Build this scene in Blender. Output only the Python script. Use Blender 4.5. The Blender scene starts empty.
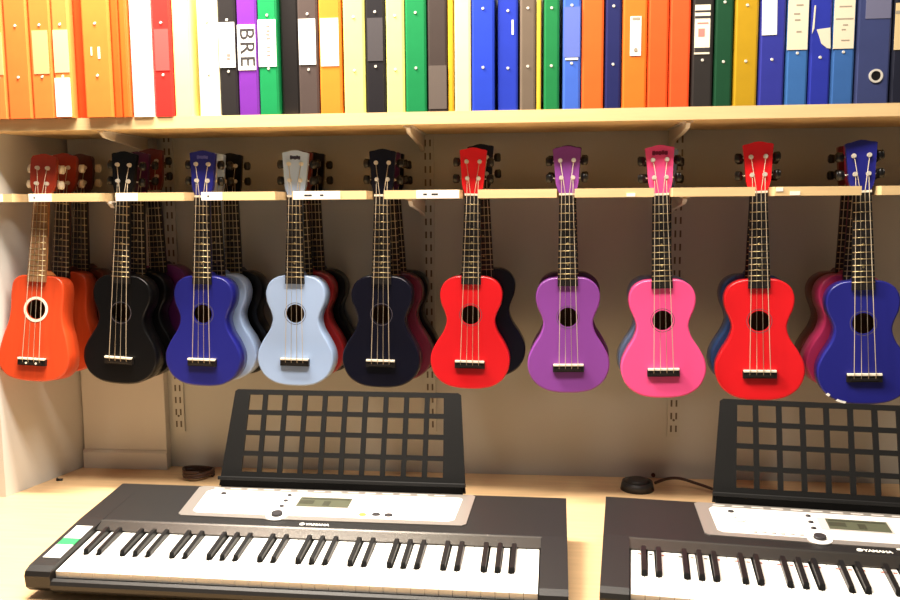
import bpy, bmesh, math, random
from mathutils import Vector, Matrix
random.seed(7)
C = bpy.context.scene.collection
PI = math.pi

# ------------------------------------------------------------------ materials
def lin(c):
    f = lambda v: v/12.92 if v <= .04045 else ((v+.055)/1.055)**2.4
    return tuple(f(v/255) for v in c) + (1,)

MATS = {}
def mat(name, rgb, rough=.5, metal=0, coat=0, var=0, scale=20, bump=0, bscale=200, stretch=None, spec=.5):
    if name in MATS: return MATS[name]
    m = bpy.data.materials.new(name); m.use_nodes = True
    nt = m.node_tree; b = nt.nodes['Principled BSDF']
    c = lin(rgb)
    b.inputs['Base Color'].default_value = c
    b.inputs['Roughness'].default_value = rough
    b.inputs['Metallic'].default_value = metal
    b.inputs['Coat Weight'].default_value = coat
    b.inputs['Coat Roughness'].default_value = .070
    b.inputs['Specular IOR Level'].default_value = spec
    if var or bump:
        tc = nt.nodes.new('ShaderNodeTexCoord'); mp = nt.nodes.new('ShaderNodeMapping')
        nt.links.new(tc.outputs['Object'], mp.inputs['Vector'])
        if stretch: mp.inputs['Scale'].default_value = stretch
    if var:
        n = nt.nodes.new('ShaderNodeTexNoise'); n.inputs['Scale'].default_value = scale; n.inputs['Detail'].default_value = 5
        nt.links.new(mp.outputs['Vector'], n.inputs['Vector'])
        r = nt.nodes.new('ShaderNodeValToRGB')
        r.color_ramp.elements[0].position = .3; r.color_ramp.elements[1].position = .7
        r.color_ramp.elements[0].color = tuple(v*(1-var) for v in c[:3])+(1,)
        r.color_ramp.elements[1].color = tuple(min(1, v*(1+var*.5)) for v in c[:3])+(1,)
        nt.links.new(n.outputs['Fac'], r.inputs['Fac']); nt.links.new(r.outputs['Color'], b.inputs['Base Color'])
    if bump:
        n2 = nt.nodes.new('ShaderNodeTexNoise'); n2.inputs['Scale'].default_value = bscale
        nt.links.new(mp.outputs['Vector'], n2.inputs['Vector'])
        bp = nt.nodes.new('ShaderNodeBump'); bp.inputs['Strength'].default_value = bump; bp.inputs['Distance'].default_value = .001
        nt.links.new(n2.outputs['Fac'], bp.inputs['Height']); nt.links.new(bp.outputs['Normal'], b.inputs['Normal'])
    MATS[name] = m
    return m

M_wall = mat('wall_paint', (192,194,190), .75, var=.04, scale=3, bump=.15, bscale=150)
M_white = mat('white_paint', (200,198,192), .55, var=.03, scale=4)
M_beech = mat('beech_laminate', (220,184,138), .42, var=.10, scale=6, stretch=(1.2,14,14))
M_shelf = mat('shelf_beech', (226,194,142), .45, var=.08, scale=6, stretch=(1.2,16,16))
M_metal = mat('white_steel', (214,206,194), .4)
M_upright = mat('painted_upright', (188,190,185), .5)
M_uslot = mat('upright_slot', (96,88,78), .8)
M_slot = mat('slot_dark', (30,26,22), .8)
M_chrome = mat('chrome', (225,220,210), .22, 1)
M_rivet = mat('nickel_rivet', (226,220,208), .35, .35)
M_string = mat('nylon_string', (205,190,165), .4)
M_bone = mat('bone_white', (240,230,210), .4)
M_blackwood = mat('black_fretboard', (24,20,19), .45, var=.2, scale=40)
M_blackpl = mat('black_plastic', (18,17,17), .35)
M_hole = mat('inner_wood', (96,66,40), .8)
M_paper = mat('white_paper', (240,236,226), .7)
M_ink = mat('dark_ink', (40,34,34), .7)
M_redink = mat('faded_red_ink', (196,120,110), .7)
M_greyink = mat('faded_grey_ink', (150,138,120), .7)
M_page = mat('page_block', (226,222,210), .8)
M_kb = mat('keyboard_black', (24,22,21), .48, bump=.2, bscale=900)
M_kbdark = mat('keybed_black', (14,13,13), .5)
M_silver = mat('silver_trim', (176,168,160), .35, .6)
M_strip = mat('grey_trim_strip', (84,81,78), .3, .9)
M_panel = mat('panel_white', (236,232,228), .4)
M_wkey = mat('key_white', (244,240,232), .25, coat=.3)
M_bkey = mat('key_black', (18,17,17), .38)
M_lcd = mat('lcd_grey_green', (84,86,68), .3)
M_lcddark = mat('lcd_segments', (62,62,48), .4)
M_green = mat('green_tape', (40,170,90), .6)
M_btn = mat('button_dark', (46,42,44), .5)
M_btngrey = mat('button_grey', (190,182,176), .5)
M_amber = mat('button_amber', (226,180,70), .5)
M_cable = mat('cable_brown', (62,36,24), .5)
M_adapter = mat('adapter_dark', (46,46,48), .5)
M_floor = mat('floor_vinyl', (150,140,128), .5, var=.1, scale=8)

# ------------------------------------------------------------------ mesh helper
class MB:
    def __init__(s): s.bm = bmesh.new()
    def _mi(s, faces, mi):
        for f in faces: f.material_index = mi
    def box(s, x0, x1, y0, y1, z0, z1, mi=0, bevel=0, M=None, seg=2):
        vs = [s.bm.verts.new((x, y, z)) for x in (x0, x1) for y in (y0, y1) for z in (z0, z1)]
        idx = [(0,1,3,2),(4,6,7,5),(0,4,5,1),(2,3,7,6),(0,2,6,4),(1,5,7,3)]
        fs = [s.bm.faces.new([vs[i] for i in q]) for q in idx]
        s._mi(fs, mi)
        allv = set(vs)
        if bevel:
            es = set(e for f in fs for e in f.edges)
            r = bmesh.ops.bevel(s.bm, geom=list(es), offset=bevel, segments=seg, profile=.6, affect='EDGES')
            s._mi(r['faces'], mi)
            allv = set(v for f in r['faces'] for v in f.verts) | set(v for v in vs if v.is_valid)
            stack = list(allv)
        if M is not None:
            bmesh.ops.transform(s.bm, matrix=M, verts=list(allv))
        return s
    def prism(s, pts, f0, f1, mi=0, smooth=False):
        """pts list of 2D; f0/f1 map a 2D point to 3D for the two caps"""
        a = [s.bm.verts.new(f0(*p)) for p in pts]; b = [s.bm.verts.new(f1(*p)) for p in pts]
        n = len(pts)
        fs = [s.bm.faces.new(a), s.bm.faces.new(b[::-1])]
        sd = [s.bm.faces.new((a[i], b[i], b[(i+1)%n], a[(i+1)%n])) for i in range(n)]
        for f in sd: f.smooth = smooth
        s._mi(fs+sd, mi)
        return s
    def cyl(s, p, q, r, r2=None, n=14, mi=0, smooth=True):
        p, q = Vector(p), Vector(q); d = (q-p).normalized()
        u = d.orthogonal().normalized(); v = d.cross(u)
        r2 = r if r2 is None else r2
        a = [s.bm.verts.new(p+(u*math.cos(2*PI*i/n)+v*math.sin(2*PI*i/n))*r) for i in range(n)]
        b = [s.bm.verts.new(q+(u*math.cos(2*PI*i/n)+v*math.sin(2*PI*i/n))*r2) for i in range(n)]
        sd = [s.bm.faces.new((a[i], a[(i+1)%n], b[(i+1)%n], b[i])) for i in range(n)]
        for f in sd: f.smooth = smooth
        s._mi(sd+[s.bm.faces.new(a[::-1]), s.bm.faces.new(b)], mi)
        return s
    def tube(s, pts, r, n=8, mi=0):
        pts = [Vector(p) for p in pts]; rings = []
        for i, p in enumerate(pts):
            d = (pts[min(i+1, len(pts)-1)]-pts[max(i-1, 0)]).normalized()
            u = d.cross(Vector((0,0,1)))
            if u.length < 1e-3: u = d.cross(Vector((0,1,0)))
            u.normalize(); v = d.cross(u)
            rings.append([s.bm.verts.new(p+(u*math.cos(2*PI*k/n)+v*math.sin(2*PI*k/n))*r) for k in range(n)])
        for a, b in zip(rings, rings[1:]):
            for k in range(n):
                f = s.bm.faces.new((a[k], a[(k+1)%n], b[(k+1)%n], b[k])); f.smooth = True; f.material_index = mi
        s.bm.faces.new(rings[0][::-1]).material_index = mi; s.bm.faces.new(rings[-1]).material_index = mi
        return s
    def ring(s, c, r0, r1, y0, y1, n=40, mi=0):
        """flat annulus in the XZ plane between y0 (front) and y1"""
        L = []
        for r, y in ((r0, y1), (r0, y0), (r1, y0), (r1, y1)):
            L.append([s.bm.verts.new((c[0]+r*math.cos(2*PI*i/n), y, c[1]+r*math.sin(2*PI*i/n))) for i in range(n)])
        for a, b in zip(L, L[1:]+L[:1]):
            for i in range(n):
                f = s.bm.faces.new((a[i], a[(i+1)%n], b[(i+1)%n], b[i])); f.material_index = mi
        return s
    def build(s, name, mats, parent=None, M=None):
        if M is not None: bmesh.ops.transform(s.bm, matrix=M, verts=s.bm.verts[:])
        bmesh.ops.recalc_face_normals(s.bm, faces=s.bm.faces[:])
        me = bpy.data.meshes.new(name); s.bm.to_mesh(me); s.bm.free()
        for m in (mats if isinstance(mats, (list, tuple)) else [mats]): me.materials.append(m)
        o = bpy.data.objects.new(name, me); C.objects.link(o)
        if parent: o.parent = parent
        return o

def tag(o, label=None, cat=None, group=None, kind=None):
    if label: o['label'] = label
    if cat: o['category'] = cat
    if group: o['group'] = group
    if kind: o['kind'] = kind
    return o
def empty(name, loc=(0,0,0), rot=(0,0,0)):
    o = bpy.data.objects.new(name, None); o.empty_display_size = .05
    C.objects.link(o); o.location = loc; o.rotation_euler = rot
    return o
def text_mesh(name, s, size, m, parent, M, bold=0, extrude=.0002, space=1):
    cu = bpy.data.curves.new(name+'_curve', 'FONT'); cu.body = s; cu.size = size; cu.extrude = extrude; cu.offset = bold; cu.space_character = space
    cu.align_x = 'CENTER'; cu.align_y = 'CENTER'
    t = bpy.data.objects.new(name+'_tmp', cu); C.objects.link(t)
    bpy.context.view_layer.update()
    me = bpy.data.meshes.new_from_object(t.evaluated_get(bpy.context.evaluated_depsgraph_get()))
    bpy.data.objects.remove(t); me.name = name
    me.transform(M); me.materials.clear(); me.materials.append(m)
    o = bpy.data.objects.new(name, me); C.objects.link(o); o.parent = parent
    return o
def spline(P, n=10):
    out = []
    for i in range(len(P)-1):
        p0 = P[max(i-1,0)]; p1 = P[i]; p2 = P[i+1]; p3 = P[min(i+2,len(P)-1)]
        for k in range(n):
            t = k/n
            out.append(tuple(.5*((2*p1[j])+(-p0[j]+p2[j])*t+(2*p0[j]-5*p1[j]+4*p2[j]-p3[j])*t*t+(-p0[j]+3*p1[j]-3*p2[j]+p3[j])*t**3) for j in range(2)))
    out.append(tuple(P[-1])); return out

# ------------------------------------------------------------------ setting
XR = 1.5
tag(MB().box(-1.9, XR, 0, .1, -.74, 1.75).build('wall_back', M_wall), kind='structure')
wl = MB(); wl.prism([(-1.184, .0), (-1.2525, -.262), (-1.9, -.262), (-1.9, .0)], lambda x, y: (x, y, -.74), lambda x, y: (x, y, 1.75))
tag(wl.build('wall_left', M_white), kind='structure')
tag(MB().box(-1.184, -.958, -.026, 0, 0, .854, bevel=.003).build('trim_1', M_white), kind='structure')
bb = MB(); bb.prism([(-.026, 0), (-.034, 0), (-.034, .043), (-.029, .05), (-.026, .05)], lambda y, z: (-1.184, y, z), lambda y, z: (-.956, y, z))
tag(bb.build('baseboard_back', M_white), kind='structure')
tag(MB().box(-2.2, 2.2, -3.2, .1, -.80, -.74).build('floor', M_floor), kind='structure')

wt = empty('worktop', (0, 0, 0)); tag(wt, 'pale beech worktop running along the wall under both keyboards', 'worktop')
m = MB(); m.prism([(-1.9,-.98),(XR,-.98),(XR,-.0005),(-1.1835,-.0005),(-1.252,-.2625),(-1.9,-.2625)], lambda x, y: (x, y, -.04), lambda x, y: (x, y, 0)); m.build('top', M_beech, wt)
MB().box(-1.9, XR, -.9805-.002, -.98, -.04, 0).build('front_edge', M_beech, wt)
for x in (-1.15, 1.35):
    MB().box(x, x+.04, -.93, -.05, -.74, -.04).build('support_panel', M_white, wt)

# top shelf
ZS = .880; YF = -.270
sh = MB(); sh.prism([(-1.9,YF),(XR,YF),(XR,-.0005),(-1.1835,-.0005),(-1.252,-.2625),(-1.9,-.2625)], lambda x, y: (x, y, ZS-.026), lambda x, y: (x, y, ZS))
o = sh.build('shelf', M_shelf); tag(o, 'long beech shelf carrying the row of ring binders', 'shelf')

# slotted rack board
ZR0, ZR1 = .696, .7145
NUT = [(-1.160,-.190,.708),(-.951,-.185,.705),(-.758,-.210,.704),(-.548,-.185,.703),(-.346,-.190,.703),
       (-.142,-.190,.703),(.063,-.215,.702),(.265,-.220,.700),(.469,-.215,.702),(.684,-.235,.702)]
slots = [x for x, _, _ in NUT]
slots = [-1.163,-.957,-.758,-.551,-.348,-.144,.062,.264,.470,.681]
SW = .0195
rk = empty('slotted_rack', (0, 0, ZR0)); tag(rk, 'narrow beech board with slots, ukuleles hanging in a row from it', 'rack')
pts = [(-1.25, -.270)]
for x in slots:
    arc = [(x+SW*math.cos(a), -.052+SW*math.sin(a)) for a in [PI-PI*k/8 for k in range(9)]]
    pts += [(x-SW, -.270)] + arc + [(x+SW, -.270)]
pts += [(XR, -.270), (XR, -.0005), (-.955, -.0005), (-.955, -.028), (-1.188, -.028)]
rb = MB(); rb.prism(pts, lambda x, y: (x, y, 0), lambda x, y: (x, y, ZR1-ZR0))
board = rb.build('board', M_shelf, rk)
def rack_label(x0, x1, z0, z1, marks=()):
    m = MB(); m.box(x0, x1, -.2712, -.2698, z0-ZR0, z1-ZR0)
    for a, b in marks: m.box(a, b, -.2714, -.2711, (z0+z1)/2-.002-ZR0, (z0+z1)/2+.002-ZR0, mi=1)
    m.build('paper_label', [M_paper, M_ink], rk)
rack_label(-1.142, -1.088, .6965, .714, [(-1.130,-1.127)])
rack_label(-.936, -.885, .6965, .714)
rack_label(-.738, -.690, .6965, .714, [(-.724,-.720)])
rack_label(-.530, -.425, .6965, .714, [(-.505,-.488),(-.470,-.462)])
rack_label(-.258, -.166, .6965, .714, [(-.243,-.235),(-.225,-.211)])
rack_label(-1.238, -1.205, .6965, .714)
rack_label(.188, .206, .697, .704)
rack_label(.492, .506, .705, .713)
rack_label(.520, .540, .697, .705)

# wall standards and brackets
SX = [-.930, -.266, .338]
def standard(x, z0, label):
    m = MB(); w = .0145
    m.box(x-w, x+w, -.007, 0, z0, 1.6)
    z = z0+.012
    while z < 1.55:
        for s in (-1, 1): m.box(x+s*.006-.0022, x+s*.006+.0022, -.0073, -.0069, z, z+.0165, mi=1)
        z += .032
    m.cyl((x, -.0078, z0+.042), (x, -.006, z0+.042), .003, mi=1)
    o = m.build('shelf_upright', [M_upright, M_uslot]); tag(o, label, 'shelf upright', 'slotted shelf uprights on the back wall')
standard(SX[0], .096, 'slotted metal upright beside the boxed pillar, behind the blue ukulele')
standard(SX[1], .108, 'slotted metal upright between the navy black and the plain red ukulele')
standard(SX[2], .108, 'slotted metal upright ending just below the pink ukulele')
def bracket(x, ztop, label, length=.245, grp='white shelf brackets'):
    m = MB(); t = .0045
    P = [(-.0074, 0), (-length, 0), (-length-.003, -.005), (-length+.012, -.015), (-length+.06, -.020), (-.06, -.030), (-.0074, -.042)]
    m.prism(P, lambda y, z: (x-t, y, ztop+z), lambda y, z: (x+t, y, ztop+z))
    m.box(x-.011, x+.011, -length, -.02, ztop-.0025, ztop)
    o = m.build('shelf_bracket', M_metal); tag(o, label, 'bracket', grp)
names = ['leftmost', 'middle', 'right']
for x, n in zip([-.974, SX[1]-.012, SX[2]-.022], ['above the black ukulele', 'between the navy black and red ukuleles', 'above the gap right of the pink ukulele']):
    bracket(x, ZS-.026, 'white metal bracket under the binder shelf, '+n)
for x, n in zip([-.974, SX[1]-.012, SX[2]-.022], ['left of the black ukulele neck', 'right of the navy black ukulele neck', 'right of the pink ukulele neck']):
    bracket(x, ZR0, 'white metal bracket under the slotted rack, '+n, .225)

# ------------------------------------------------------------------ binders
BINDER_H = .318
def binder(x0, x1, rgb, label, yf=-.270, rough=.35, rivet=True, rz=(.966, 1.073), h=BINDER_H, thin=False, lean=0):
    w = x1-x0-.0012; xc = (x0+x1)/2
    r = empty('ring_binder' if not thin else 'document_folder', (xc, yf, ZS), (0, lean, 0))
    tag(r, label, 'binder' if not thin else 'folder', 'ring binders on the top shelf' if not thin else 'thin folders among the binders')
    key = 'binder_%d_%d_%d' % rgb
    m = mat(key, rgb, rough, var=.06, scale=25, coat=.15)
    t = .0024; d = min(.262, -yf-.006); hw = w/2
    c = min(.004, hw*.4)
    out = [(-hw, d), (-hw, c+.001), (-hw+c*.3, .001+c*.3), (-hw+c, .001), (-hw+c+.0005, .0), (hw-c-.0005, .0), (hw-c, .001), (hw-c*.3, .001+c*.3), (hw, c+.001), (hw, d),
           (hw-t, d), (hw-t, c+t), (-hw+t, c+t), (-hw+t, d)]
    b = MB(); b.prism(out, lambda x, y: (x, y, 0), lambda x, y: (x, y, h))
    b.build('cover', m, r)
    if w > .012:
        MB().box(-hw+t+.0005, hw-t-.0005, .03, d-.012, .006, h-.014).build('pages', M_page, r)
    if rivet:
        for z in rz:
            MB().cyl((0, -.0014, (z-ZS)*1.035), (0, .001, (z-ZS)*1.035), .0026, .0034, n=12).build('rivet', M_rivet, r)
    return r
def spine_label(r, x0, x1, z0, z1, m=None, marks=(), y=-.0012, name='spine_label'):
    b = MB(); b.box(x0, x1, y, .0003, (z0-ZS)*1.035, (z1-ZS)*1.035)
    for (a, c, e, f) in marks: b.box(a, c, y-.0003, y+.0002, (e-ZS)*1.035, (f-ZS)*1.035, mi=1)
    return b.build(name, [m or M_paper, M_redink], r)
def pocket(r, hw, z0, z1, rgb):
    m = mat('pocket_%d_%d_%d' % rgb, rgb, .2, coat=.3)
    return MB().box(-hw, hw, -.0009, .0003, (z0-ZS)*1.035, (z1-ZS)*1.035).build('label_pocket', m, r)

OR = (234,116,52)
binder(-1.236, -1.2035, (236,130,74), 'faded orange ring binder, first on the left end of the shelf', -.283)
r = binder(-1.2025, -1.169, (236,124,60), 'pale orange binder, second from the left end of the shelf', -.284); pocket(r, .012, .972, 1.06, (246,166,112))
r = binder(-1.168, -1.111, OR, 'wide plain orange binder, third from the left end', -.285)
r = binder(-1.110, -1.0575, (234,120,54), 'orange binder with a peach label pocket, left of the white-tagged one', -.285); pocket(r, .018, .972, 1.062, (246,170,120))
r = binder(-1.057, -1.0155, (236,132,66), 'orange binder with a white label low on its spine', -.285); pocket(r, .017, .974, 1.062, (250,196,146))
spine_label(r, -.0185, .0165, .882, .963)
binder(-1.0145, -.9895, (232,70,24), 'thin red-orange folder standing between orange binders', -.270, rivet=False, thin=True)
r = binder(-.989, -.9245, (234,122,52), 'orange binder with small white flecks on the spine, right of the red-orange folder', -.284)
MB().box(.004, .009, -.0006, .0003, 1.005-ZS, 1.030-ZS).box(-.012, -.009, -.0006, .0003, 1.012-ZS, 1.03-ZS).build('spine_fleck', M_paper, r)  # two small white flecks on the orange spine
binder(-.924, -.9055, (220,90,30), 'slim orange folder with shade in its colour, left one of a pair before the white binder', -.280, rivet=False, thin=True)  # darker orange on this pair: an orange binder's shade put into the colour
binder(-.905, -.886, (224,100,34), 'slim orange folder with shade in its colour, touching the white binder', -.281, rivet=False, thin=True)
binder(-.885, -.8358, (246,240,228), 'plain white binder between the orange folders and the red binder', -.274, rivet=False)
r = binder(-.835, -.7905, (214,46,40), 'bright red binder with a pale red label pocket', -.272); pocket(r, .016, .975, 1.06, (222,84,80))
binder(-.790, -.7475, (246,236,150), 'pale yellow binder right of the bright red binder', rivet=False)
binder(-.734, -.6865, (250,240,206), 'cream binder left of the black one with a white label')
r = binder(-.686, -.6455, (38,34,34), 'black binder with a white label, left of the purple binder', rz=(.970,1.075))
spine_label(r, -.0185, .0165, .978, 1.070, marks=[(-.002,.006,1.0,1.006),(-.002,.005,.993,.998)])
r = binder(-.645, -.599, (112,44,150), 'purple binder with a handwritten label reading BRE', rivet=False)
spine_label(r, -.021, .0185, .972, 1.064)
text_mesh('lettering', 'BRE', .046, M_ink, r, Matrix.Translation((-.001, -.0014, 1.024-ZS)) @ Matrix.Rotation(PI/2, 4, 'Y') @ Matrix.Rotation(PI/2, 4, 'X'), bold=.0003, space=1.12)
r = binder(-.5985, -.5545, (22,132,74), 'green binder with a white label beside the purple binder', rz=(.974,1.082))
spine_label(r, -.0205, .0185, .978, 1.073, marks=[(-.002,.006,1.058,1.061),(-.002,.006,1.048,1.052),(-.003,.005,1.041,1.045),(-.002,.006,1.033,1.037),(-.002,.005,1.016,1.019),(-.002,.005,1.008,1.011),(-.002,.006,.999,1.003)])
binder(-.553, -.512, (30,26,25), 'plain black binder pushed back beside the green binder', -.255, rivet=False)
r = binder(-.511, -.4655, (74,62,58), 'dark grey binder with a blank white label', rz=(.970,1.082)); spine_label(r, -.0195, .017, .980, 1.072)
r = binder(-.465, -.4155, (238,126,40), 'orange binder with a blank white label between grey and yellow binders', rivet=False); spine_label(r, -.020, .019, .976, 1.072)
binder(-.412, -.3645, (244,236,128), 'lemon yellow binder left of the black binder with a pocket')
r = binder(-.364, -.3205, (30,27,30), 'black binder with clear label pocket between two yellow binders', rz=(.973,1.082)); pocket(r, .0165, .984, 1.070, (74,70,72))
binder(-.320, -.2795, (244,237,130), 'lemon yellow binder left of the green binder without label')
binder(-.279, -.2325, (20,120,66), 'mid green binder without label beside a dark grey one', rz=(.968,1.078))
r = binder(-.231, -.1885, (62,52,48), 'dark brown-black binder with empty label holder, left of cream binder', rivet=False)
pocket(r, .019, .885, .972, (96,86,80))
binder(-.188, -.175, (206,160,40), 'thin mustard folder leaning on the cream binder', rivet=False, thin=True)
binder(-.1745, -.1385, (248,228,160), 'cream yellow binder left of the two bright blue binders', rivet=False)
r = binder(-.138, -.0885, (36,62,180), 'bright blue binder right of the cream yellow binder', rz=(.966,1.082))
r = binder(-.083, -.0395, (34,54,166), 'blue binder with a white scuff, left of the brown-grey binder', -.266, rz=(.964,1.077))
MB().box(.008, .012, -.0006, .0003, 1.035-ZS, 1.065-ZS).build('scuff', M_paper, r)
binder(-.0365, -.0025, (104,90,76), 'brown-grey binder between a blue and a thin yellow one', rz=(.966,1.080))
binder(-.002, .0085, (214,180,60), 'very thin yellow folder right of the brown-grey binder', rivet=False, thin=True)
binder(.0125, .0465, (26,116,62), 'narrow green binder beside the light blue binder', rz=(.966,1.079))
r = binder(.052, .0905, (62,98,190), 'mid blue binder with a clear pocket, left of an orange-red one', rz=(.970,1.083)); pocket(r, .0165, .982, 1.08, (96,112,186))
MB().box(-.013, .013, -.0014, 0, .980-ZS, .984-ZS).build('pocket_edge', M_paper, r)
binder(.091, .1375, (236,96,36), 'orange-red binder between the mid blue and navy binders', rivet=False)
binder(.139, .1735, (30,34,86), 'navy binder between two orange binders', rz=(.966,1.079))
r = binder(.174, .2255, (238,112,36), 'orange binder with a narrow cream label in a holder', rivet=False)
b = MB(); b.box(-.0095, .0125, -.0014, .0003, .985-ZS, 1.064-ZS); b.box(-.006, .010, -.0017, -.001, 1.056-ZS, 1.062-ZS, mi=1); b.cyl((.002, -.0024, .997-ZS), (.002, -.001, .997-ZS), .004, mi=1)
b.build('spine_label', [M_paper, M_greyink], r)
binder(.226, .269, (236,86,34), 'orange-red binder, left one of a matching pair', rivet=False)
binder(.2695, .3125, (236,82,36), 'orange-red binder, right one of a matching pair beside the black binder', rivet=False)
r = binder(.315, .3585, (42,38,36), 'black binder with a cream printed label beside the dark green one', rz=(.970,))
b = MB(); b.box(-.017, .0135, -.0012, .0003, .985-ZS, 1.083-ZS)
for z0, z1 in ((1.068,1.072),(1.056,1.061),(.989,.998)): b.box(-.017, .0135, -.0015, -.001, z0-ZS, z1-ZS, mi=1)
b.box(-.010, .003, -.0015, -.001, 1.02-ZS, 1.036-ZS, mi=2); b.box(-.012, .010, -.0015, -.001, 1.045-ZS, 1.048-ZS, mi=2)
b.build('spine_label', [mat('cream_label', (232,222,196), .6), M_btn, M_redink], r)
binder(.360, .3975, (20,66,40), 'dark green binder left of the mustard binder', rz=(.966,1.08))
binder(.399, .4475, (176,138,24), 'mustard yellow binder left of the blue binders')
r = binder(.449, .5005, (46,50,140), 'violet-blue binder with a small crooked white label', rz=(.968,)); 
lb = spine_label(r, -.0185, .0105, 1.015, 1.082); lb.rotation_euler = (0, math.radians(-1.2), 0)
r = binder(.502, .5465, (54,100,160), 'light blue binder with tall cream label, left of the torn-label one', rz=(.979,))
M_cream = mat('cream_paper', (216,202,176), .65)
b = MB(); b.box(-.021, .0185, -.0012, .0003, .989-ZS, 1.17-ZS)
for z, a, c in ((1.075,-.006,.008),(1.058,-.010,.002),(1.046,-.008,.003),(1.023,-.004,.006)): b.box(a, c, -.0015, -.001, z-ZS, z+.003-ZS, mi=1)
b.build('spine_label', [M_cream, M_greyink], r)
r = binder(.5475, .5905, (38,48,150), 'royal blue binder with a torn scrap of label', rz=(.970,))
b = MB(); b.prism([(-.009,1.028),(.017,1.031),(.019,.99),(.012,.991),(.001,1.0),(-.004,1.015)], lambda x, z: (x, -.001, z-ZS), lambda x, z: (x, .0003, z-ZS))
b.prism([(-.015,1.075),(-.0125,1.075),(-.014,1.03),(-.018,1.02)], lambda x, z: (x, -.001, z-ZS), lambda x, z: (x, .0003, z-ZS))
b.build('torn_label', mat('torn_paper', (206,198,176), .8), r)
r = binder(.591, .6365, (52,94,154), 'light blue binder with tall cream label beside the lever arch file', rz=(.979,))
b = MB(); b.box(-.021, .0185, -.0012, .0003, .989-ZS, 1.17-ZS)
for z, a, c in ((1.07,-.012,.012),(1.046,-.018,.016),(1.034,-.004,.006),(1.025,-.006,.002),(1.004,-.006,.010)): b.box(a, c, -.0015, -.001, z-ZS, z+.0025-ZS, mi=1)
b.build('spine_label', [M_cream, M_greyink], r)
# lever arch file
r = binder(.6385, .7055, (54,62,104), 'wide slate blue lever arch file with a ringed finger hole', rivet=False)
r['category'] = 'lever arch file'; r.name = 'lever_arch_file'
MB().box(-.019, .029, -.0008, .0003, 1.046-ZS, 1.17-ZS).build('label_pocket', mat('pocket_slate', (104,104,128), .25, coat=.3), r)
b = MB(); b.ring((.006, .934-ZS), .0095, .0135, -.0024, .0008); b.cyl((.006, -.0006, .934-ZS), (.006, .0005, .934-ZS), .0098, n=30, mi=1, smooth=False); b.build('finger_ring', [M_rivet, M_blackpl], r)
r = binder(.7075, .756, (28,30,44), 'dark navy binder with a cream label at the right end', rz=(.972,))
b = MB(); b.box(-.0215, .020, -.0012, .0003, .984-ZS, 1.075-ZS); b.box(-.0215, .02, -.0015, -.001, 1.054-ZS, 1.06-ZS, mi=1); b.build('spine_label', [mat('tan_label', (206,180,132), .7), M_greyink], r)

# ------------------------------------------------------------------ ukuleles
def body_mesh(half, hole_c, hole_r, depth):
    """half: right-hand outline (x, d) top to bottom; front at y=0, z=-d"""
    R = spline(half, 9)
    L = [(-x, d) for x, d in R[1:-1]][::-1]
    loop = R+L
    bm = bmesh.new(); n = len(loop)
    cx, cd = 0, sum(d for _, d in loop)/n
    def nrm(i):
        a = loop[i-1]; b = loop[(i+1)%n]; tx, td = b[0]-a[0], b[1]-a[1]; l = math.hypot(tx, td) or 1
        nx, nd = td/l, -tx/l
        if i == 0: nx, nd = 0, -1
        return nx, nd
    def row(inset, y):
        o = []
        for i, (x, d) in enumerate(loop):
            nx, nd = nrm(i)
            # make sure it points inward
            o.append(bm.verts.new((x-inset*nx*sgn, y, -(d-inset*nd*sgn))))
        return o
    # orientation
    area = sum(loop[i][0]*loop[(i+1)%n][1]-loop[(i+1)%n][0]*loop[i][1] for i in range(n))
    sgn = 1 if area > 0 else -1
    rows = [row(.0035, 0), row(.0012, .0008), row(0, .003), row(0, depth-.004), row(.0015, depth-.001), row(.005, depth)]
    for a, b in zip(rows, rows[1:]):
        for i in range(n):
            f = bm.faces.new((a[i], a[(i+1)%n], b[(i+1)%n], b[i])); f.smooth = True
    bm.faces.new(rows[-1])
    k = 32
    circ = [[bm.verts.new((hole_r*math.cos(2*PI*i/k), y, -hole_c+hole_r*math.sin(2*PI*i/k))) for i in range(k)] for y in (0, .003)]
    big = [[bm.verts.new((.036*math.cos(2*PI*i/k), y, -hole_c+.036*math.sin(2*PI*i/k))) for i in range(k)] for y in (.003, depth-.006)]
    for i in range(k):
        bm.faces.new((circ[0][i], circ[0][(i+1)%k], circ[1][(i+1)%k], circ[1][i]))
        f = bm.faces.new((circ[1][i], circ[1][(i+1)%k], big[0][(i+1)%k], big[0][i])); f.material_index = 1
        f = bm.faces.new((big[0][i], big[0][(i+1)%k], big[1][(i+1)%k], big[1][i])); f.material_index = 1
    f = bm.faces.new(big[1]); f.material_index = 1
    bm.edges.ensure_lookup_table()
    es = []
    for ring in (rows[0], circ[0]):
        for i in range(len(ring)): es.append(bm.edges.get((ring[i], ring[(i+1)%len(ring)])))
    bmesh.ops.triangle_fill(bm, use_beauty=True, use_dissolve=False, edges=es)
    mb = MB(); mb.bm.free(); mb.bm = bm
    return mb

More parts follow.
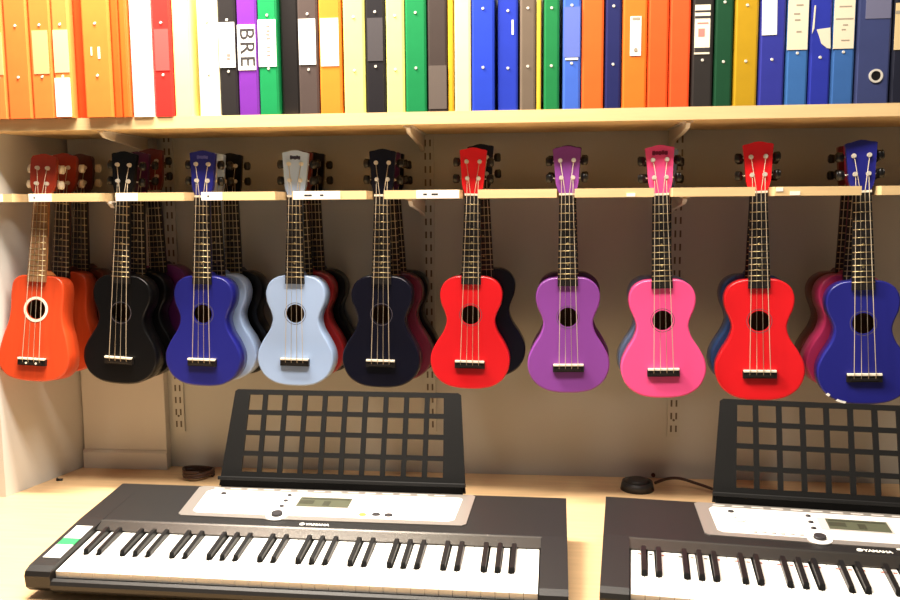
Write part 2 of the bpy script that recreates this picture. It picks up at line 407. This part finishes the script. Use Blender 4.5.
HALF_S = [(x*1.02, d+.0035) for x, d in [(0,.1765),(.020,.1765),(.042,.180),(.060,.193),(.0685,.214),(.0665,.238),(.0570,.262),(.0535,.280),(.0600,.303),(.0765,.331),(.0870,.357),(.0865,.384),(.0735,.410),(.050,.4265),(.024,.4325),(0,.4335)]]
HALF_O = [(x, .183+(d-.172)*(.4295-.183)/(.428-.172)) for x, d in [(0,.172),(.022,.172),(.046,.175),(.0600,.188),(.0640,.210),(.0640,.235),(.0640,.262),(.0680,.290),(.0770,.318),(.0840,.348),(.0868,.372),(.0820,.398),(.062,.418),(.032,.4265),(0,.428)]]
FB_Y = -.0065       # front of fretboard
def make_uke(style):
    """style 'classic' (black board) or 'student' (tan board, rosette); returns a part list (name, obj, children)"""
    st = style == 'student'
    parts = []
    holec = .262 if st else .268
    b = body_mesh(HALF_O if st else HALF_S, holec, .0225 if st else .0215, .052)
    parts.append(('body', b.build('body', [M_wall, M_hole]), []))
    # neck: D-section
    m = MB()
    prof = lambda w: [(-w, -.0008), (w, -.0008), (w*.96, .006), (w*.7, .0125), (w*.25, .0162), (-w*.25, .0162), (-w*.7, .0125), (-w*.96, .006)]
    a = [m.bm.verts.new((x, y, .004)) for x, y in prof(.0165)]; c = [m.bm.verts.new((x, y, -.1815)) for x, y in prof(.0205)]
    n = len(a)
    for i in range(n):
        f = m.bm.faces.new((a[i], a[(i+1)%n], c[(i+1)%n], c[i])); f.smooth = i > 1
    m.bm.faces.new(a); m.bm.faces.new(c)
    m.prism([(-.015,.0),(.015,.0),(.015,.05),(-.015,.05)], lambda x, y: (x, y*.6+.001, -.172), lambda x, y: (x*1.1, y*.98+.001, -.1815))
    parts.append(('neck', m.build('neck', M_wall), []))
    # fretboard with frets
    m = MB(); L = .366; end = .199 if not st else .198
    m.prism([(-.0170,0),(.0170,0),(.0222,-end),(-.0222,-end)], lambda x, z: (x, FB_Y, z), lambda x, z: (x, -.0008 if z > -.17 else .0002, z))
    for k in range(1, 13):
        d = L*(1-2**(-k/12))
        if d > end-.004: break
        w = .0170+.0052*d/end
        m.cyl((-w, FB_Y, -d), (w, FB_Y, -d), .0011, n=6, mi=1)
    for d in (.105, .152):
        m.cyl((0, FB_Y-.0003, -d), (0, FB_Y+.001, -d), .0022, n=10, mi=1, smooth=False)
    parts.append(('fretboard', m.build('fretboard', [M_blackwood, mat('brass_fret', (196,176,130), .3, .9)]), []))
    parts.append(('nut', MB().box(-.0175, .0175, FB_Y-.0022, .003, -.0012, .0034, bevel=.0006).build('nut', M_bone), []))
    # headstock
    H = [(.0172,.0035),(.0215,.0135),(.0245,.026),(.0258,.045),(.0285,.080),(.0305,.0985),(.0265,.1005),(.018,.1015),(.008,.1045),(0,.1055)]
    if st: H = [(.0172,.0035),(.0260,.016),(.0300,.030),(.0315,.060),(.0310,.088),(.0270,.0945),(.015,.0970),(.006,.0995),(0,.100)]
    loop = H+[(-x, z) for x, z in H[:-1]][::-1]
    m = MB(); m.prism(loop, lambda x, z: (x, -.0035, z), lambda x, z: (x, .0085, z))
    bmesh.ops.bevel(m.bm, geom=[e for e in m.bm.edges if abs(e.verts[0].co.y-e.verts[1].co.y) < 1e-6], offset=.001, segments=2, affect='EDGES')
    parts.append(('headstock', m.build('headstock', M_wall), []))
    # bridge and saddle
    by = .3725 if not st else .376
    m = MB(); bw = .0345 if not st else .0345
    m.prism([(-bw,-by-.0165),(bw,-by-.0165),(bw,-by-.001),(-bw,-by-.001)], lambda x, z: (x*(.97), -.007, z), lambda x, z: (x, .0003, z))
    m.box(-.026, .026, -.0085, -.006, -by-.0140, -by-.008, bevel=.001)
    if st:
        for x in (-.012, .012): m.cyl((x, -.0088, -by-.011), (x, -.006, -by-.011), .0026, mi=1, smooth=False)
    br = m.build('bridge', [M_blackwood, M_bone])
    sd = MB().box(-bw+.0015, bw-.0015, -.0100, -.002, -by-.0032, -by+.0014, bevel=.0008).build('saddle', M_bone)
    parts.append(('bridge', br, [('saddle', sd)]))
    if st:
        m = MB(); m.ring((0, -holec), .0235, .0295, -.0008, .0004)
        parts.append(('rosette', m.build('rosette', M_bone), []))
    else:
        m = MB(); m.ring((0, -holec), .0245, .0256, -.0003, .0004)
        parts.append(('rosette', m.build('rosette', mat('rosette_grey', (96,88,96), .4)), []))
    # tuners
    posts = [(-.0125,.037,-1),(.0125,.037,1),(-.0145,.074,-1),(.0145,.074,1)]
    if st: posts = [(-.0125,.030,-1),(.0125,.030,1),(-.0125,.066,-1),(.0125,.066,1)]
    for x, z, s in posts:
        m = MB(); m.cyl((x, -.0095, z), (x, .009, z), .0022, n=10); m.cyl((x, -.0050, z), (x, -.0034, z), .0050, n=14); m.cyl((x, -.0105, z), (x, -.0085, z), .0040, n=12)
        m.box(x-.005, x+.005, .0086, .0135, z-.008, z+.008); m.cyl((x, .0115, z), (s*.0395, .0115, z), .0016, n=8)
        tn = m.build('tuner', M_rivet)
        m = MB(); sph = []
        m.cyl((s*.0295, .0115, z), (s*.0320, .0115, z), .0035, .0074, n=14)
        m.cyl((s*.0320, .0115, z), (s*.0425, .0115, z), .0080, .0088, n=16)
        m.cyl((s*.0425, .0115, z), (s*.0455, .0115, z), .0088, .0058, n=16)
        bt = m.build('tuner_button', M_blackpl if not st else M_bone)
        for v in bt.data.vertices: v.co.z = z+(v.co.z-z)*1.18; v.co.y = .0115+(v.co.y-.0115)*.65
        parts.append(('tuner', tn, [('tuner_button', bt)]))
    # strings
    sx = [-.0123, -.0041, .0041, .0123]; ex = [-.0205, -.0068, .0068, .0205]
    pm = [0, 2, 3, 1]
    for a, e, k in zip(sx, ex, pm):
        px, pz, _ = posts[k]
        m = MB(); m.tube([(px, -.0078, pz), (a, FB_Y-.0030, .001), (e, -.0108, -by), (e, -.0080, -by-.009)], .00075, n=6)
        parts.append(('string', m.build('string', M_string), []))
    return parts

def lk(o, i, m):
    s = o.material_slots[i]; s.link = 'OBJECT'; s.material = m
def new_uke(parts, first, loc, rot, cols, label, logo=None, sc=1, group='ukuleles hanging from the slotted rack'):
    root = empty('ukulele', loc, rot); root.scale = (sc,)*3; tag(root, label, 'ukulele', group)
    bodym, headm, neckm = cols[:3]
    for name, o, ch in parts:
        p = o if first else o.copy()
        if not first: C.objects.link(p)
        p.parent = root
        if name == 'body': lk(p, 0, bodym)
        if name == 'headstock': lk(p, 0, headm)
        if name == 'neck': lk(p, 0, neckm)
        if name == 'fretboard' and len(cols) > 3: lk(p, 0, cols[3])
        for cn, co in ch:
            q = co if first else co.copy()
            if not first: C.objects.link(q)
            q.parent = p
            if cn == 'tuner_button' and len(cols) > 4: lk(q, 0, cols[4])
    if logo:
        w, h, z, m = logo
        b = MB()
        for k in range(5):
            x = -w+2*w*(k+.5)/5
            b.box(x-w/5*.86, x+w/5*.86, -.0040, -.0032, z-h*(1 if k % 2 == 0 else .8), z+h*(1 if k in (0,3) else .75))
        b.box(-w, w, -.0038, -.0032, z-h*.6, z+h*.5)
        b.build('logo', m, root)
    return root
def paint(n, rgb, rough=.3, coat=.25, var=0, spec=.5): return mat('uke_'+n, rgb, rough, coat=coat, var=var, spec=spec, scale=8, stretch=(14,14,1.5) if var else None)
P_or = paint('orange_wood', (200,68,30), .35, .3, .10); P_orh = paint('red_brown_wood', (150,48,26), .35, .3, .10); P_tan = paint('tan_neck', (186,120,66), .45, .1, .1)
P_or2 = paint('dark_orange_wood', (186,62,24), .35, .3, .10); P_brown = paint('dark_brown_wood', (92,38,24), .35, .3, .10)
P_black = paint('black', (10,9,10), spec=.3); P_navyblack = paint('navy_black', (13,13,28), spec=.3); P_blue = paint('blue', (32,34,124));
P_lblue = paint('light_blue', (172,196,234)); P_red = paint('red', (226,26,34)); P_purple = paint('purple', (140,70,158))
P_pink = paint('pink', (246,84,146)); P_maroon = paint('maroon', (96,26,44)); P_plum = paint('plum', (70,26,66)); P_dred = paint('dark_red', (150,32,34)); P_magenta = paint('magenta', (190,52,100))
P_dblue = paint('denim_blue', (52,84,136)); P_gblue = paint('grey_blue', (120,142,178)); P_redbrown = paint('red_brown', (112,40,34))
P_mpurple = paint('maroon_purple', (112,40,112))
F_tan = mat('tan_fretboard', (138,100,66), .5, var=.15, scale=30)
F_dark = mat('dark_fretboard', (36,26,20), .5)
classic = make_uke('classic'); student = make_uke('student')
D = math.radians
TILT = -2.0
#        nut xyz                 roll   colours, label, logo
front = [
 ((-1.144,-.214,.708), 2.9, 's', (P_or, P_orh, P_tan, F_tan), 'orange wooden ukulele with white soundhole ring and tan fretboard, front of its slot', None),
 ((-.949,-.208,.705), 3.6, 'c', (P_black,)*3, 'glossy black ukulele at the front of the second slot from the left', None),
 ((-.758,-.212,.704), 1.7, 'c', (P_blue,)*3, 'blue ukulele in front of a light blue one, third slot from the left', (.013,.004,.090,mat('logo_blue',(92,92,170),.4))),
 ((-.548,-.190,.703), 1.2, 'c', (P_lblue,)*3, 'light blue ukulele in front of a dark red one, with its face fully in view', (.012,.0045,.0885,mat('logo_dark',(46,44,66),.4))),
 ((-.346,-.195,.703), 1.1, 'c', (P_navyblack,)*3, 'navy-black ukulele left of the first bright red ukulele', None),
 ((-.142,-.195,.703), 1.1, 'c', (P_red,)*3, 'bright red ukulele with a navy-black one hanging behind it', None),
 ((.066,-.217,.702), -.8, 'c', (P_purple,)*3, 'purple ukulele between the bright red and the pink ukulele', None),
 ((.265,-.220,.700), -1.9, 'c', (P_pink,)*3, 'pink ukulele with a dark logo on its headstock', (.016,.0048,.0885,mat('logo_maroon',(120,16,52),.4))),
 ((.470,-.217,.703), -2.0, 'c', (P_red,)*3, 'bright red ukulele with a denim blue one behind, above the right music rest', None),
 ((.674,-.236,.702), -2.8, 'c', (P_blue,)*3, 'dark blue ukulele at the right end of the rack', None)]
used = {'s': True, 'c': True}
for loc, roll, st, cols, label, logo in front:
    new_uke(student if st == 's' else classic, used[st], loc, (D(TILT if st == 'c' else -7), D(roll), D(-3 if .2 < loc[0] < .4 else -8 if .4 < loc[0] < .6 else -9 if loc[0] > .6 else 0)), cols, label, logo, 1.025 if loc[0] > .4 else 1.012 if loc[0] > .2 else 1); used[st] = False
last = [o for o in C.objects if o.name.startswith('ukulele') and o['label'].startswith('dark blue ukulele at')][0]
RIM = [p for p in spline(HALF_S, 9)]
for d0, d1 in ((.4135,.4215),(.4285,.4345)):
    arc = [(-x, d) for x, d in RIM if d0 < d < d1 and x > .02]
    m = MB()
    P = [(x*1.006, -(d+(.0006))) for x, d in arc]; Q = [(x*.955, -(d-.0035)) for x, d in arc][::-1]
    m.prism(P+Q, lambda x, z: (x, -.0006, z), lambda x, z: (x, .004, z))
    tag(m.build('rim_patch', M_paper, last), 'white patch on the lower rim')  # small white patches along the lower-left rim
back = [
 ((-1.130,-.147,.712), 4.3, 's', (P_or2, P_orh, P_brown, F_dark), 'dark orange ukulele behind the orange one with the soundhole ring'),
 ((-1.122,-.082,.714), 2.6, 's', (P_brown, P_brown, P_brown, F_dark), 'dark brown ukulele rearmost in the leftmost slot'),
 ((-.946,-.145,.708), 2.2, 'c', (P_black, P_plum, P_black), 'black ukulele hidden behind the glossy black one'),
 ((-.935,-.081,.719), -1.8, 'c', (P_mpurple, P_redbrown, P_plum), 'maroon-purple ukulele rearmost behind the two black ones'),
 ((-.757,-.148,.703), -.4, 'c', (P_lblue,)*3, 'light blue ukulele half hidden behind the blue one'),
 ((-.738,-.082,.705), -.4, 'c', (P_black,)*3, 'black ukulele rearmost behind the blue and light blue ones'),
 ((-.553,-.122,.706), -.9, 'c', (P_dred, P_redbrown, P_dred), 'dark red ukulele half hidden behind the light blue one'),
 ((-.540,-.056,.706), -.9, 'c', (P_black,)*3, 'black ukulele rearmost behind the light blue and dark red ones'),
 ((-.343,-.057,.703), -2.4, 'c', (P_black,)*3, 'black ukulele rearmost behind the navy-black and maroon ones'),
 ((-.343,-.125,.703), -1.4, 'c', (P_maroon, P_plum, P_maroon), 'maroon ukulele half hidden behind the navy-black one'),
 ((-.126,-.125,.715), -1.7, 'c', (P_navyblack,)*3, 'navy-black ukulele half hidden behind the bright red one'),
 ((.071,-.145,.708), -.8, 'c', (P_plum,)*3, 'plum ukulele almost hidden behind the purple one'),
 ((.281,-.150,.700), .6, 'c', (P_gblue,)*3, 'grey-blue ukulele peeking out left of the pink one'),
 ((.486,-.145,.703), .4, 'c', (P_dblue, P_redbrown, P_dblue), 'denim blue ukulele peeking out left of the bright red one'),
 ((.690,-.165,.704), .6, 'c', (P_magenta, P_magenta, P_magenta), 'magenta ukulele half hidden behind the dark blue one'),
 ((.697,-.098,.704), 1.0, 'c', (P_redbrown,)*3, 'red-brown ukulele rearmost behind the magenta one at the right end')]
for loc, roll, st, cols, label in back:
    new_uke(student if st == 's' else classic, False, loc, (D(-1.2), D(roll), 0), cols, label)

# ------------------------------------------------------------------ keyboards
def strip_uv(m, P, u0, u1, mi=0):
    """prism of a (v, z) section from u0 to u1"""
    m.prism(P, lambda v, z: (u0, v, z), lambda v, z: (u1, v, z), mi)
    return m
deck = lambda v: .093+.085*v
keyz = lambda v: .0654+.0174*(v+.196)/.14
def on_deck(u, v, lift=0):
    a = math.atan(.085)
    return Matrix.Translation((u, v, deck(v)+lift)) @ Matrix.Rotation(a, 4, 'X')
def keyboard(loc, rz, label, rest_label, tagstrip):
    slope = .0015 if tagstrip == 'left' else 0      # a hair higher at its right end
    r = empty('electronic_keyboard', loc, (0, -slope, rz)); tag(r, label, 'keyboard', 'electronic keyboards on the worktop')
    W = .945
    # body: rear hump, two end cheeks, front rail, key bed
    m = MB()
    rear = [(.006,.012),(.006,.080),(.000,.0915),(-.006,.0925),(-.168,deck(-.168)-.0005),(-.178,deck(-.178)-.002),(-.198,.066),(-.198,.012)]
    strip_uv(m, rear, .006, W-.006)
    endp = [(.0055,.012),(.0055,.080),(0,.0915),(-.006,.0925),(-.168,deck(-.168)),(-.200,.0745),(-.335,.0565),(-.349,.051),(-.3527,.043),(-.350,.022),(-.340,.012)]
    strip_uv(m, endp, 0, .0475); strip_uv(m, endp, W-.0475, W)
    strip_uv(m, [(-.345,.012),(-.352,.020),(-.3535,.028),(-.350,.034),(-.3425,.0365),(-.340,.034),(-.340,.012)], .0475, W-.0475)
    bmesh.ops.remove_doubles(m.bm, verts=m.bm.verts[:], dist=1e-5)
    m.build('body', M_kb, r)
    m = MB(); strip_uv(m, [(-.196,.012),(-.196,.058),(-.345,.030),(-.345,.012)], .0470, W-.0470); m.build('key_bed', M_kbdark, r)
    # silver strip above the keys
    m = MB(); strip_uv(m, [(-.1735,deck(-.1735)+.0006),(-.177,deck(-.177)-.0008),(-.197,.0690),(-.199,.0682),(-.199,.0665),(-.1735,.070)], .046, W-.046); m.build('trim_strip', M_strip, r)
    for u in (.08, .86):
        for v in (-.05, -.30): MB().cyl((u, v, .0003-slope*u), (u, v, .013), .011).build('foot', M_blackpl, r)
    # keys
    kw = (W-.099)/36; u0 = .0495
    blacks = {0, 1, 3, 4, 5}
    bw = .0115
    for i in range(36):
        a, b = u0+i*kw+.0004, u0+(i+1)*kw-.0004
        L = (i % 7-1) % 7 in blacks and i > 0 and (i-1) % 7 in blacks
        R = i % 7 in blacks and i < 35
        f = -.3375; mid = -.282
        P = [(a, f), (b, f), (b, mid)]
        if R: P += [(b-bw/2, mid), (b-bw/2, -.1985)]
        else: P += [(b, -.1985)]
        if L: P += [(a+bw/2, -.1985), (a+bw/2, mid)]
        else: P += [(a, -.1985)]
        P += [(a, mid)]
        Q = []
        for q in P:
            if not Q or (abs(q[0]-Q[-1][0]) > 1e-7 or abs(q[1]-Q[-1][1]) > 1e-7): Q.append(q)
        m = MB(); m.prism(Q, lambda u, v: (u, v, keyz(v)), lambda u, v: (u, v, keyz(v)-.012))
        bmesh.ops.bevel(m.bm, geom=[e for e in m.bm.edges if all(abs(v.co.z-keyz(v.co.y)) < 1e-5 for v in e.verts)], offset=.0006, segments=1, affect='EDGES')
        m.build('white_key', M_wkey, r)
    for i in range(35):
        if i % 7 not in blacks: continue
        off = {0:-.0012, 1:.0012, 3:-.0016, 4:0, 5:.0016}[i % 7]
        c = u0+(i+1)*kw+off; h = .0052
        m = MB()
        B = [(c-h, -.2805), (c+h, -.2805), (c+h, -.1985), (c-h, -.1985)]
        lo = [m.bm.verts.new((u, v, keyz(v)-.010)) for u, v in B]
        T = [(c-h*.8, -.2765), (c+h*.8, -.2765), (c+h*.8, -.1985), (c-h*.8, -.1985)]
        hi = [m.bm.verts.new((u, v, keyz(v)+(.0085 if v < -.27 else .0105))) for u, v in T]
        m.bm.faces.new(lo[::-1]); m.bm.faces.new(hi)
        for k in range(4): m.bm.faces.new((lo[k], lo[(k+1)%4], hi[(k+1)%4], hi[k]))
        bmesh.ops.bevel(m.bm, geom=[e for e in m.bm.edges], offset=.0009, segments=2, affect='EDGES')
        m.build('black_key', M_bkey, r)
    # control panel
    du = -.010 if tagstrip == 'left' else -.014
    def plate(P, z0, z1, mats, name, parent, mi=0):
        m = MB(); m.prism(P, lambda u, v: (u+du, v, deck(v)+z0), lambda u, v: (u+du, v, deck(v)+z1), mi); return m.build(name, mats, parent)
    pu0, pu1 = .186, .772
    pan = plate([(pu0+.008,-.006),(pu1-.008,-.006),(pu1,-.012),(pu1-.006,-.136),(pu1-.014,-.143),(.43,-.1455),(.412,-.1455),(.40,-.1500),(.385,-.1500),(.372,-.1455),(pu0+.018,-.143),(pu0+.010,-.136),(pu0,-.012)], -.001, .0016, M_silver, 'control_panel', r)
    inner = [(pu0+.034,-.024),(pu1-.030,-.024),(pu1-.024,-.030),(pu1-.030,-.122),(pu1-.042,-.130),(pu0+.044,-.130),(pu0+.034,-.122),(pu0+.026,-.034)]
    plate(inner, .0010, .0022, M_panel, 'face_plate', pan)
    m = MB()
    for k in range(14):
        u = pu0+.035+k*.036+du
        m.prism([(u,-.0185),(u+.022,-.0185),(u+.022,-.0135),(u,-.0135)], lambda a, b: (a, b, deck(b)+.0015), lambda a, b: (a, b, deck(b)+.0021))
    m.build('print_row', M_btngrey, pan)
    plate([(.405,-.045),(.530,-.045),(.530,-.093),(.405,-.093)], .002, .0032, M_btngrey, 'display_bezel', pan)
    lcd = plate([(.420,-.048),(.526,-.048),(.526,-.090),(.420,-.090)], .003, .0037, M_lcd, 'display', pan)
    plate([(.424,-.052),(.522,-.052),(.522,-.057),(.424,-.057)], .0035, .0040, M_lcddark, 'display_segments', lcd)
    plate([(.422,-.062),(.452,-.062),(.452,-.078),(.422,-.078)], .0035, .0040, M_lcddark, 'display_segments', lcd)
    plate([(.472,-.064),(.486,-.064),(.486,-.084),(.472,-.084)], .0035, .0040, M_lcddark, 'display_segments', lcd)
    # dial
    dl = MB(); dl.cyl((0, 0, -.001), (0, 0, .0034), .0215, n=36); dl.cyl((0, 0, .003), (0, 0, .0085), .0112, .0104, n=32, mi=1)
    dl.build('dial', [M_panel, M_btn], r, on_deck(.395+du, -.130))
    def btn(u, v, rad, m_, flat=1.0, name='button'):
        b = MB(); b.cyl((0, 0, .001), (0, 0, .0045), rad, rad*.85, n=18)
        b.build(name, m_, pan, on_deck(u+du, v) @ Matrix.Diagonal((1.25, flat, 1, 1)))
    for v in (-.040, -.066, -.091): btn(.392, v, .0042, M_btn)
    btn(.252, -.042, .0050, M_btn)
    btn(.588, -.1125, .0070, M_btn, .9); btn(.613, -.1135, .0070, M_btn, .9); btn(.562, -.1155, .0062, M_amber, .9)
    k = MB(); k.ring((0, 0), .009, .0115, -.0035, -.0015, n=26)
    k.build('jog_ring', M_btngrey, pan, on_deck(.264+du, -.074) @ Matrix.Rotation(-PI/2, 4, 'X'))
    for i in range(6): btn(.285+i*.016, -.1215, .0042, M_btngrey)
    for i in range(5): btn(.640+i*.020, -.075, .0034, M_panel)
    for i in range(3): btn(.650+i*.020, -.055, .0034, M_panel)
    # brand
    br = text_mesh('brand_lettering', 'YAMAHA', .0112, M_paper, r, on_deck(.484+du, -.160, .0003), bold=.0004)
    MB().cyl((0, 0, -.0005), (0, 0, .0006), .0052, n=24, smooth=False).build('brand_emblem', M_paper, r, on_deck(.4545+du, -.160, .0003))
    # music rest
    m = MB(); t = .005; RT = math.radians(20)
    x0, x1, h = .226, .752, .206
    xt0, xt1 = .243, .736
    def xb(s, z): return (x0+(xt0-x0)*z/h) if s == 0 else (x1+(xt1-x1)*z/h)
    gx0, gx1, gz0, gz1 = .272, .704, .031, .195
    ncol, nrow = 10, 4; bar = .0105
    def quad(P): m.prism(P, lambda u, z: (u, -.0, z), lambda u, z: (u, t, z))
    quad([(xb(0,0),0),(xb(1,0),0),(xb(1,gz0),gz0),(xb(0,gz0),gz0)])
    quad([(xb(0,gz1),gz1),(xb(1,gz1),gz1),(xb(1,h-.004),h-.004),(xb(1,h)-.006,h),(xb(0,h)+.006,h),(xb(0,h-.004),h-.004)])
    quad([(xb(0,gz0),gz0),(gx0,gz0),(gx0+.004,gz1),(xb(0,gz1),gz1)])
    quad([(gx1,gz0),(xb(1,gz0),gz0),(xb(1,gz1),gz1),(gx1-.004,gz1)])
    cw = (gx1-gx0-bar*(ncol-1))/ncol
    for i in range(1, ncol):
        u = gx0+i*cw+(i-1)*bar
        quad([(u,gz0-.001),(u+bar,gz0-.001),(u+bar,gz1+.001),(u,gz1+.001)])
    chh = (gz1-gz0-bar*(nrow-1))/nrow
    for j in range(1, nrow):
        z = gz0+j*chh+(j-1)*bar
        m.prism([(gx0-.001,z),(gx1+.001,z),(gx1+.001,z+bar),(gx0-.001,z+bar)], lambda u, z: (u, .0004, z), lambda u, z: (u, t-.0004, z))
    # ledge
    m.box(x0, x1, -.014, t, .012, .020, bevel=.002)
    m.box(x0+.006, x1-.006, -.004, t+.002, -.012, .013)
    m.build('music_rest', mat('rest_black', (20,19,18), .5, spec=.3), r, Matrix.Translation((-.011 if tagstrip == 'left' else -.019, -.001, .094)) @ Matrix.Rotation(-RT, 4, 'X'))
    if tagstrip == 'left':
        # white paper strip with a green stripe on the left cheek
        m = MB()
        zc = lambda v: .0745+.018*(v+.200)/.135 if v < -.2 else .0745+.0043*(v+.2)/.032
        def s(v0, v1, mi):
            m.prism([(v0, 0), (v1, 0)] + [(v1, .0012), (v0, .0012)], lambda v, z: (.010, v, zc(v)+z), lambda v, z: (.043, v, zc(v)+z), mi)
        s(-.200, -.245, 0); s(-.245, -.268, 1); s(-.268, -.312, 0)
        m.build('paper_tag', [M_paper, M_green], r)
    else:
        m = MB(); m.box(-.022, .022, -.014, .014, 0, .0006)
        for x in (-.014, -.004): m.box(x, x+.006, .001, .006, .0004, .0008, mi=1)
        m.build('paper_tag', [M_paper, M_redink], r, on_deck(.525, -.136))
        for i in range(22):
            u = u0+i*kw+kw*.5+(.003 if i % 7 in (0,3) else -.003 if i % 7 in (2,6) else 0)
            MB().box(u-.003, u+.003, -.2125, -.2085, keyz(-.2105), keyz(-.2105)+.0009).build('key_marking', M_ink if i in (1,3,5) else M_redink, r)
    return r
keyboard((-.8830, -.4050, 0), -.0226, 'black electronic keyboard with green-striped paper tag, on the left of the worktop', '', 'left')
keyboard((.1424, -.4057, 0), -.107, 'black electronic keyboard on the right, its far end outside the picture', '', 'right')

# ------------------------------------------------------------------ small things on the worktop
cp = [(.06*math.cos(t)*(.62+.06*math.sin(3*t))-.853, -.086+.030*math.sin(t)+.004*math.cos(2*t), .004+.0011*t) for t in [k*.25 for k in range(72)]]
o = MB().tube(cp, .0036).build('coiled_cable', M_cable); tag(o, 'small coil of brown cable lying behind the left keyboard', 'cable')
m = MB(); m.cyl((.243,-.088,0), (.243,-.088,.020), .040, .036, n=32); m.cyl((.243,-.088,.019), (.243,-.088,.026), .034, .020, n=32)
ad = m.build('power_adapter', M_adapter); tag(ad, 'dark round power adapter on the worktop behind the right keyboard', 'adapter')
cp = spline([(.284,-.088),(.315,-.074),(.355,-.070),(.395,-.085),(.43,-.115),(.455,-.16),(.465,-.22),(.462,-.29)], 6)
o = MB().tube([(x, y, .010+.014*math.exp(-((x-.33)/.05)**2)-.006*max(0, (x-.40)/.06)) for x, y in cp], .0036).build('power_cable', M_cable); tag(o, 'brown cable arching from the round adapter towards the right keyboard', 'cable')
o = MB().cyl((.292,-.006,.008), (.292,0,.008), .005, n=12).build('nail', M_cable); tag(o, 'tiny dark nail head low on the wall above the round adapter', 'nail')
m = MB(); m.cyl((-1.196,-.141,.003), (-1.183,-.137,.003), .003, n=10); m.cyl((-1.197,-.1412,.0042), (-1.194,-.1405,.0042), .0042, n=10); 
o = m.build('screw', M_blackpl); tag(o, 'small dark screw lying on the worktop by the left wall', 'screw')

# ------------------------------------------------------------------ camera
cam = bpy.data.cameras.new('camera'); co = bpy.data.objects.new('camera', cam); C.objects.link(co)
yaw, pitch, roll = .1019, .1147, -.0078
cam.sensor_width = 36; cam.lens = 849.35/900*36; cam.clip_start = .01
fw = Vector((-math.sin(yaw)*math.cos(pitch), math.cos(yaw)*math.cos(pitch), -math.sin(pitch)))
rt = Vector((math.cos(yaw), math.sin(yaw), 0)); up = rt.cross(fw)
r2 = math.cos(roll)*rt+math.sin(roll)*up; u2 = -math.sin(roll)*rt+math.cos(roll)*up
co.matrix_world = Matrix(((r2.x,u2.x,-fw.x,0),(r2.y,u2.y,-fw.y,-2.098),(r2.z,u2.z,-fw.z,.6882),(0,0,0,1)))
bpy.context.scene.camera = co

# ------------------------------------------------------------------ light
def area(name, loc, target, sx, sy, power, col):
    l = bpy.data.lights.new(name, 'AREA'); l.shape = 'RECTANGLE'; l.size = sx; l.size_y = sy; l.energy = power; l.color = col
    o = bpy.data.objects.new(name, l); C.objects.link(o); o.location = loc
    o.rotation_euler = (Vector(target)-Vector(loc)).to_track_quat('-Z', 'Y').to_euler()
WARM = (1, .91, .79)
area('ceiling_lamp_shelf', (-.85, -.44, 1.85), (-.85, -.44, 0), .7, .16, 62, WARM)
area('ceiling_lamp_front', (-.10, -.86, 1.95), (-.10, -.86, 0), 1.5, .25, 44, WARM)
w = bpy.data.worlds.new('World'); bpy.context.scene.world = w; w.use_nodes = True
w.node_tree.nodes['Background'].inputs[0].default_value = (1, .91, .82, 1); w.node_tree.nodes['Background'].inputs[1].default_value = .070
vs = bpy.context.scene.view_settings
vs.view_transform = 'Standard'; vs.look = 'None'; vs.exposure = 0.6; vs.gamma = 1; vs.use_curve_mapping = False
